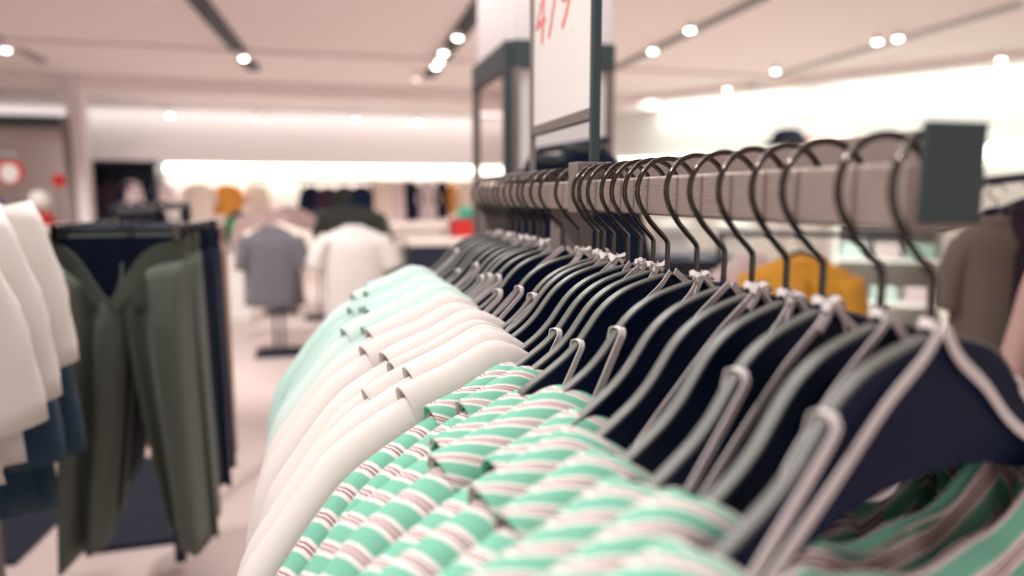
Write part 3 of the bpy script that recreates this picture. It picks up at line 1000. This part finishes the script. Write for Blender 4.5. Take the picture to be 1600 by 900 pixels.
table('display_plinth', 'low white plinth under the green bin', (t.location.x, t.location.y + 0.05), 0.3, 0.3, t.location.z, M['box'], M['box'], True, cat='plinth')

# left: red sale goods
c = put(40, 352, 6.0)
table('display_table', 'pale table of red goods behind the left edge shirts', (c.x - 0.15, c.y + 0.2), 1.3, 0.6, c.z, M['ltable'], M['ltable'])
for k in range(3):
    g = put(-5 + 34 * k, 352, 6.15)
    t = thing('folded_jumper', ['red folded jumper leftmost on the pale table', 'red folded jumper in the middle of the pale table', 'red folded jumper rightmost on the pale table'][k], 'jumper', (g.x, g.y, c.z), R(6 * k - 6), 'red folded jumpers')
    MB().box((-0.1, -0.14, 0), (0.1, 0.14, 0.05)).build('lower_fold', M['red'], t, bevel=0.02)
    MB().box((-0.098, -0.135, 0.05), (0.098, 0.12, 0.1)).build('upper_fold', M['red'], t, bevel=0.02)


def disc_sign(label, c, r1, colr, colc, pole=True):
    t = thing('round_sign', label, 'sign', c, R(-14))
    MB().tube([(0, 0.01, 0), (0, -0.01, 0)], r1, 28).build('disc', colr, t, bevel=0.003)
    if colc:
        MB().tube([(0, -0.011, -r1 * 0.12), (0, -0.016, -r1 * 0.12)], r1 * 0.72, 28).build('centre_disc', colc, t)
    MB().box((-0.008, -0.004, -c[2]), (0.008, 0.008, -r1 * 0.9)).build('pole', M['greypost'], t)
    return t


disc_sign('round red sign with a white centre at the left edge', put(16, 268, 6.4), 0.12, M['red'], M['box'])
disc_sign('small round red sign beside the pale column', put(92, 282, 6.6), 0.06, M['red'], None)
t = thing('globe_lamp', 'white globe lamp standing among the red goods', 'lamp', put(62, 312, 6.1))
MB().lathe([(0.0, -0.085), (0.04, -0.075), (0.07, -0.05), (0.085, 0), (0.07, 0.05), (0.04, 0.075), (0, 0.085)]).build('globe', M['box'], t)
MB().lathe([(0.0, c.z - t.location.z), (0.06, c.z - t.location.z), (0.06, c.z - t.location.z + 0.015), (0.012, c.z - t.location.z + 0.03), (0.012, -0.08), (0, -0.08)]).build('lamp_base', M['brass'], t)

# column and mirror at far left
a0 = atY(104, 200, 12.2); a1 = atY(130, 200, 12.2)
struct(MB().box((a0.x, 12.2, 0), (a1.x, 12.5, CZ)).build('trim_3', M['pillar'], smooth=False, bevel=0.01))
z1 = atY(40, 180, 12.15).z; z0 = atY(40, 199, 12.15).z
xl = atY(-60, 200, 12.15).x; xr = atY(97, 200, 12.15).x
mr = thing('wall_mirror', 'tall framed mirror beside the pale column at far left', 'mirror', ((xl + xr) / 2, 12.3, 0))
wpart(MB().box((xl, 12.1, z0), (xr, 12.2, z1)), 'top_frame', M['slate'], mr)
wpart(MB().box((xl, 12.16, 0.1), (xr, 12.2, z0)), 'mirror_glass', M['mirror'], mr)
wpart(MB().box((xr, 12.1, 0), (xr + 0.09, 12.2, z1)), 'side_frame', M['greypost'], mr)
wpart(MB().box((xl - 0.09, 12.1, 0), (xl, 12.2, z1)), 'side_frame', M['greypost'], mr)

# mirrored pillar behind the sign
px0, px1, py0, py1 = 0.775, 1.235, 3.0, 3.72
struct(MB().box((px0, py0, 0), (px1, py1, CZ)).build('trim_4', M['pillar'], smooth=False, bevel=0.006))
zt = atY(787, 62, 3.0).z; zt2 = zt - 0.115
pm = thing('pillar_mirror', 'dark framed tall mirror on the left face of the pillar', 'mirror', (px0, (py0 + py1) / 2, 0))
wpart(MB().box((px0 - 0.03, py0, zt2), (px0, py1, zt)), 'top_frame', M['slate'], pm)
wpart(MB().box((px0 - 0.03, py0, 0.1), (px0, py0 + 0.05, zt2)), 'side_frame', M['slate'], pm)
wpart(MB().box((px0 - 0.03, py1 - 0.05, 0.1), (px0, py1, zt2)), 'side_frame', M['greypost'], pm)
wpart(MB().box((px0 - 0.012, py0 + 0.05, 0.1), (px0, py1 - 0.05, zt2)), 'mirror_glass', M['mirror'], pm)
pm = thing('pillar_mirror', 'dark framed tall mirror on the front face of the pillar behind the price sign', 'mirror', ((px0 + px1) / 2, py0, 0))
wpart(MB().box((px0, py0 - 0.03, zt2), (px1, py0, zt)), 'top_frame', M['slate'], pm)
wpart(MB().box((px0, py0 - 0.03, 0.1), (px0 + 0.03, py0, zt2)), 'side_frame', M['greypost'], pm)
wpart(MB().box((px1 - 0.03, py0 - 0.03, 0.1), (px1, py0, zt2)), 'side_frame', M['greypost'], pm)
wpart(MB().box((px0 + 0.03, py0 - 0.012, 0.1), (px1 - 0.03, py0, zt2)), 'mirror_glass', M['mirror'], pm)

# dark jackets on a rail behind the sign
jr = thing('jacket_rail', 'dark rail of navy jackets behind the price sign', 'clothes rail', (0.86, 2.15, 0))
ja = put(838, 236, 2.15); jb = put(925, 222, 2.15)
wpart(MB().tube([ja, jb + (jb - ja) * 0.3], 0.012, 8), 'rail', M['dark'], jr, bevel=0)
wpart(MB().box((ja.x - 0.015, ja.y - 0.01, 0.0), (ja.x + 0.01, ja.y + 0.015, ja.z)), 'post', M['dark'], jr)
for k, (px, py, lb, mt) in enumerate([(858, 246, 'dark teal jacket behind the sign post at left', 'navy'), (915, 230, 'navy black jacket behind the sign with broad shoulders', 'navy')]):
    g = put(px, py, 2.1)
    make_shirt('jacket', lb, 'jacket', g, R(-14), M[mt], sh=0.12 + 0.02 * k, length=0.6, body=0.15, depth=0.07, sleeve=0.4, slv_ang=10, neck=0.05, seed=80 + k, collar=M['dolive'], sr=0.045)

# --- right side
c = put(1075, 405, 4.2)
table('display_table', 'dark display table seen below the rail', (c.x, c.y + 0.35), 0.85, 0.7, c.z, M['dark'], M['dark'], True, rz=R(-14))
for k, (px, py, w_, h_, mt, lb) in enumerate([(1048, 398, 0.2, 0.2, 'box', 'white box on the left half of the dark table below the rail'), (1140, 398, 0.2, 0.2, 'box', 'white box on the dark table, close to the mustard jacket')]):
    g = put(px, py, 4.55)
    box_thing('storage_box', lb, 'box', (g.x, g.y, c.z), w_, 0.2, h_, M[mt], R(-14))
g = put(1252, 402, 3.0)
make_shirt('jacket', 'mustard yellow jacket hanging beyond the near hooks', 'jacket', g, R(-30), M['mustard'], sh=0.22, length=0.6, body=0.23, depth=0.1, sleeve=0.5, slv_ang=8, neck=0.07, seed=91, collar=M['mustard'], placket=True, sr=0.08)
make_hook_hanger(g + Vector((0, 0, 0.02)), R(-30), 'dark hanger holding the mustard yellow jacket')
g2 = put(1172, 400, 3.3)
make_shirt('shirt', 'blush white shirt just left of the mustard jacket', 'shirt', g2, R(-30), M['blush'], sh=0.16, length=0.6, body=0.2, depth=0.08, sleeve=0.4, slv_ang=8, neck=0.06, seed=92, collar=M['blush'])
mr2 = thing('floor_rail', 'dark rail carrying the mustard jacket', 'clothes rail', (g.x, g.y, 0))
wpart(MB().tube([g2 + Vector((-0.1, 0.1, 0.1)), g + Vector((0.35, -0.2, 0.1))], 0.012, 8), 'rail', M['dark'], mr2, bevel=0)
wpart(MB().box((g2.x - 0.11, g2.y + 0.09, 0), (g2.x - 0.09, g2.y + 0.11, g2.z + 0.1)), 'post', M['dark'], mr2)
# pale shelves at right
c = put(1425, 385, 5.6)
sh_ = thing('display_shelf', 'white display shelf unit with pale folded clothes at right', 'shelf', (c.x, c.y + 0.3, 0), R(-31))
W_, D_ = 0.8, 0.5
for sg in (-1, 1):
    MB().box((sg * W_ / 2 - 0.02, -D_ / 2, 0), (sg * W_ / 2 + 0.02, D_ / 2, 1.2)).build('side_panel', M['box'], sh_, bevel=0.004)
for zz in (0.1, 0.5, 0.86, 1.18):
    MB().box((-W_ / 2 + .02, -D_ / 2, zz), (W_ / 2 - .02, D_ / 2, zz + 0.03)).build('shelf_board', M['box'], sh_, bevel=0.004)
MB().box((-W_ / 2 + .02, D_ / 2 - 0.02, 0.13), (W_ / 2 - .02, D_ / 2, 1.18)).build('back_panel', M['box'], sh_)
rzm = Matrix.Rotation(R(-31), 3, 'Z')
fs = [('mint', 'mint green'), ('white', 'white'), ('mintw', 'milky'), ('blush', 'blush')]
for lv, zz in enumerate((0.13, 0.53, 0.89, 1.21)):
    for k in range(3):
        mt, nm = fs[(lv + k) % 4]
        o = Vector((-0.25 + 0.25 * k, -0.05, zz))
        o = rzm @ o + Vector(sh_.location)
        t = thing('folded_jumper', f"{nm} folded jumper, {['left', 'middle', 'right'][k]} of the {['bottom', 'lower middle', 'upper middle', 'top'][lv]} board of the white shelf", 'jumper', o, R(-31), 'folded jumpers on the white shelf')
        MB().box((-0.1, -0.15, 0), (0.1, 0.15, 0.06)).build('lower_fold', M[mt], t, bevel=0.022)
        MB().box((-0.098, -0.145, 0.06), (0.098, 0.13, 0.12)).build('upper_fold', M[mt], t, bevel=0.022)

# coats at the right edge
rr_ = thing('coat_rack', 'dark rack of long coats at the right edge', 'clothes rack', (1.9, 1.6, 0))
for k, (px, py, d, mt, lb, sh, ln, ang) in enumerate([(1556, 338, 2.35, 'tweed', 'brown tweed coat nearest the rail end at right', 0.115, 1.0, 10), (1612, 322, 2.3, 'aub', 'dark aubergine coat between the tweed and pink coats', 0.09, 1.0, 5), (1700, 384, 2.1, 'pink', 'dusty pink coat at the right edge of the view', 0.14, 1.0, 8)]):
    g = put(px, py, d)
    make_shirt('coat', lb, 'coat', g, R(-45), M[mt], sh=sh, length=ln, body=sh * 0.9, depth=0.06, sleeve=0.6 if k != 0 else 0.24, slv_ang=ang, neck=0.04, seed=95 + k, collar=M[mt], group='coats at the right edge', sr=0.05)
    make_hook_hanger(g + Vector((0, 0, 0.02)), R(-45), 'dark hanger holding the ' + ['tweed', 'aubergine', 'pink'][k] + ' coat')
ca = put(1500, 288, 2.4); cb_ = put(1680, 268, 2.0)
wpart(MB().tube([ca, cb_], 0.014, 8), 'rail', M['dark'], rr_, bevel=0)
wpart(MB().box((cb_.x - 0.02, cb_.y - 0.02, 0), (cb_.x + 0.02, cb_.y + 0.02, cb_.z)), 'post', M['dark'], rr_)
# hats on a tall stand above the rail
for k, (px, py, mt, lb, r1) in enumerate([(1230, 219, 'felt', 'black hat seen above the rail', 0.1), (1290, 222, 'pink', 'dusty pink hat on a stand right of the black hat', 0.15)]):
    g = put(px, py, 4.6)
    t = thing('hat', lb, 'hat', g, 0)
    MB().lathe([(0.0, 0.0), (r1, 0.0), (r1 * 0.97, r1 * 0.3), (r1 * 0.75, r1 * 0.58), (r1 * 0.4, r1 * 0.7), (0, r1 * 0.72)]).build('crown', M[mt], t)
    MB().lathe([(0.0, -0.012), (r1 * 1.5, -0.03), (r1 * 1.52, -0.022), (r1, 0.004), (0, 0.004)]).build('brim', M[mt], t)
    st_ = thing('hat_stand', ['tall thin stand under the black hat', 'tall thin stand under the pink hat'][k], 'stand', (g.x, g.y, 0), 0)
    MB().lathe([(0, 0), (0.16, 0), (0.16, 0.02), (0.02, 0.03), (0, 0.03)]).build('base_plate', M['pillar'], st_)
    MB().tube([(0, 0, 0.025), (0, 0, g.z - 0.013)], 0.014, 10).build('pole', M['pillar'], st_)
# lit strip on the right wall
g0 = wa + wd * 0.5 - wn * 0.12
g1 = wb - wd * 0.1 - wn * 0.12
t = thing('light_shelf', 'lit shelf strip along the slanting right wall', 'shelf light', (g0.x, g0.y, 1.95))
wpart(MB().prism([g0, g1, g1 + wn * 0.08, g0 + wn * 0.08], 1.92, 2.08), 'light_strip', M['glow'], t)
wpart(MB().prism([g0 - wn * .1, g1 - wn * .1, g1 + wn * 0.1, g0 + wn * 0.1], 2.085, 2.12), 'shelf_top', M['wallr'], t)

# ------------------------------------------------------------------ ceiling tracks and lamps
TR = [('trackd', (300, -14), (397, 107), 'black ceiling track at upper left'), ('trackd', (762, -10), (670, 118), 'black ceiling track left of the price sign'), ('trackg', (1195, -8), (957, 107), 'grey ceiling track right of the price sign'),
      ('trackl', (1592, 4), (1128, 142), 'pale grey ceiling track over the coats'), ('trackl', (1660, 72), (1340, 146), 'pale grey ceiling track nearest the right wall'), ('trackg', (-40, 40), (68, 94), 'short grey ceiling track in the upper left corner')]
for mt, pa_, pb_, lb in TR:
    a = atZ(*pa_, CZ); b_ = atZ(*pb_, CZ)
    d = (b_ - a).normalized(); n = Vector((-d.y, d.x, 0)) * (0.09 if mt == 'trackd' else 0.055)
    if mt == 'trackd':
        a = a - d * 5.2
    t = thing('light_track', lb, 'light track', a)
    wpart(MB().prism([a + n, b_ + n, b_ - n, a - n], CZ - 0.035, CZ - 0.0005), 'track_profile', M[mt], t, bevel=0.004)
    n2 = n * 0.35
    wpart(MB().prism([a + n2, b_ + n2, b_ - n2, a - n2], CZ - 0.038, CZ - 0.0355), 'conductor_slot', M['trackd' if mt == 'trackd' else 'trackg'], t, bevel=0)
LP = [(381, 91, 3.05, 1, 'spotlight at the end of the upper left black track'), (715, 59, 3.07, 1, 'spotlight highest on the black track left of the sign'), (693, 83, 3.07, 1, 'spotlight second down the black track left of the sign'), (687, 96, 3.07, 1, 'spotlight third down the black track left of the sign'), (681, 104, 3.07, 1, 'spotlight lowest on the black track left of the sign'),
      (1078, 47, 3.08, 1, 'spotlight on the grey track, farther from the sign'), (1020, 80, 3.08, 1, 'spotlight on the grey track, closer to the sign'), (1371, 65, 3.08, 1, 'left one of the paired spotlights over the coats'), (1403, 60, 3.08, 1, 'right one of the paired spotlights over the coats'), (1212, 111, 3.08, 1, 'lone spotlight midway on the pale grey track'), (1136, 140, 3.08, 1, 'spotlight at the far end of the pale grey track'),
      (1564, 93, 3.08, 1, 'spotlight on the track nearest the right wall'), (1300, 146, 3.08, 1, 'spotlight above the white right wall, leftmost'), (1430, 150, 3.1, 1, 'left one of the twin spotlights above the rail end'), (1452, 153, 3.1, 1, 'right one of the twin spotlights above the rail end'), (9, 78, 3.1, 1, 'spotlight in the upper left corner'), (33, 145, 3.1, 1, 'spotlight just above the left mirror'),
      (371, 155, 3.1, 2, 'dim spotlight below the upper left track end'), (265, 180, 2.93, 1, 'spotlight near the back wall, leftmost bright one'), (400, 184, 2.93, 2, 'left one of two dim lamps near the back wall'), (421, 186, 2.93, 2, 'right one of two dim lamps near the back wall'), (556, 187, 2.93, 1, 'bright lamp in the middle above the back wall'), (654, 191, 2.93, 1, 'bright lamp nearest the pillar above the back wall'), (650, 124, 3.1, 2, 'faint lamp left of the black track end')]
lm = None
for px, py, z, br, lb in LP:
    p = atZ(px, py, z)
    if p.y > BACKY - 0.6:
        p = atY(px, py, BACKY - 0.8)
        z = p.z
    topz = (CZ - 0.22 if p.y > 12.3 else CZ - 0.035) - z
    t = thing('spotlight', lb, 'lamp', p, YAW, 'ceiling spotlights')
    MB().lathe([(0.0, 0.012), (0.030, 0.012), (0.048, -0.004), (0.05, 0.0), (0.05, 0.05), (0.03, 0.06), (0, 0.06)], seg=18).build('lamp_can', M['can'], t)
    MB().lathe([(0.0, -0.02), (0.02, -0.018), (0.036, -0.010), (0.044, 0.002), (0, 0.008)], seg=18).build('lens', M['lens' if br == 1 else 'lensdim'], t)
    if topz > 0.065:
        MB().tube([(0, 0, 0.055), (0, 0, topz)], 0.012, 8).build('stem', M['can'], t)


# ------------------------------------------------------------------ light
def spot(loc, target, energy, size=90, col=(1, 0.98, 0.97), rad=0.06, blend=0.6):
    d = bpy.data.lights.new('track_spot', 'SPOT')
    d.energy = energy; d.spot_size = R(size); d.spot_blend = blend; d.color = col; d.shadow_soft_size = rad
    o = bpy.data.objects.new('track_spot', d); COL.objects.link(o)
    o.location = loc
    o.rotation_euler = (Vector(target) - Vector(loc)).to_track_quat('-Z', 'Y').to_euler()
    return o


def area(loc, target, energy, sx, sy, col=(1, 0.985, 0.975)):
    d = bpy.data.lights.new('overhead_area_light', 'AREA')
    d.energy = energy; d.shape = 'RECTANGLE'; d.size = sx; d.size_y = sy; d.color = col
    o = bpy.data.objects.new('overhead_area_light', d); COL.objects.link(o)
    o.location = loc
    o.rotation_euler = (Vector(target) - Vector(loc)).to_track_quat('-Z', 'Y').to_euler()
    return o


# key from the black track over the aisle, left of the rack and behind the viewer
spot((-0.95, 0.35, 3.05), (0.2, 0.75, 1.3), 85, 60, rad=0.04)
# added unseen area lights overhead: fill the rack and brighten hanger edges
area((0.5, 3.0, 3.12), (0.5, 3.0, 0), 42, 1.1, 2.4)
area((-0.7, 0.2, 3.12), (-0.7, 0.2, 0), 13, 1.1, 1.6)
spot((-1.0, 2.2, 3.05), (-0.7, 2.4, 0.3), 95, 70)
spot((-1.0, 5.0, 3.05), (-0.6, 6.4, 0.6), 190, 80)
spot((-3.5, 4.0, 3.05), (-3, 6.0, 0.6), 190, 80)
spot((-2.5, 8.5, 3.05), (-2.2, 10.3, 0.6), 190, 85)
spot((-5.5, 8.5, 3.05), (-5.2, 10.3, 0.6), 240, 85)
spot((0.8, 9.8, 3.05), (0.8, 11.0, 0.6), 170, 85)
spot((2.6, 6.0, 3.05), (2.2, 7.6, 0.6), 220, 85)
spot((3.2, 3.6, 3.05), (3.0, 4.2, 0.8), 300, 85, col=(0.88, 1, 0.93))
spot((5.6, 4.6, 3.05), (5.6, 5.6, 0.6), 200, 85, col=(0.88, 1, 0.93))
spot((5.0, 7.6, 3.05), (4.6, 8.8, 0.6), 200, 85, col=(0.88, 1, 0.93))
# back wall cove light, then an added wash lamp for the right wall
area((-1.5, 13.78, 2.965), (-1.5, 13.78, 0), 20, 11, 0.12)
mid = (wa + wb) / 2 - wn * 0.6
q = (wa + wb) / 2 - wn * 0.28
ar = area((q.x, q.y, 3.15), (q.x, q.y, 1.0), 44, 8.4, 0.16, col=(0.95, 1, 0.95))
ar.rotation_euler = (0, 0, math.atan2(wd.y, wd.x))

w = bpy.data.worlds.new('ambient_fill')  # even ambient fill added through the open rear of the room
C.world = w
w.use_nodes = True
w.node_tree.nodes['Background'].inputs[0].default_value = (1.0, 0.95, 0.94, 1)
w.node_tree.nodes['Background'].inputs[1].default_value = 0.55

C.view_settings.view_transform = 'Standard'
C.view_settings.look = 'None'
C.view_settings.gamma = 1
C.view_settings.use_curve_mapping = False
C.view_settings.exposure = 0.65
C.cycles.use_denoising = True
C.cycles.max_bounces = 8
C.cycles.caustics_reflective = False
C.cycles.caustics_refractive = False
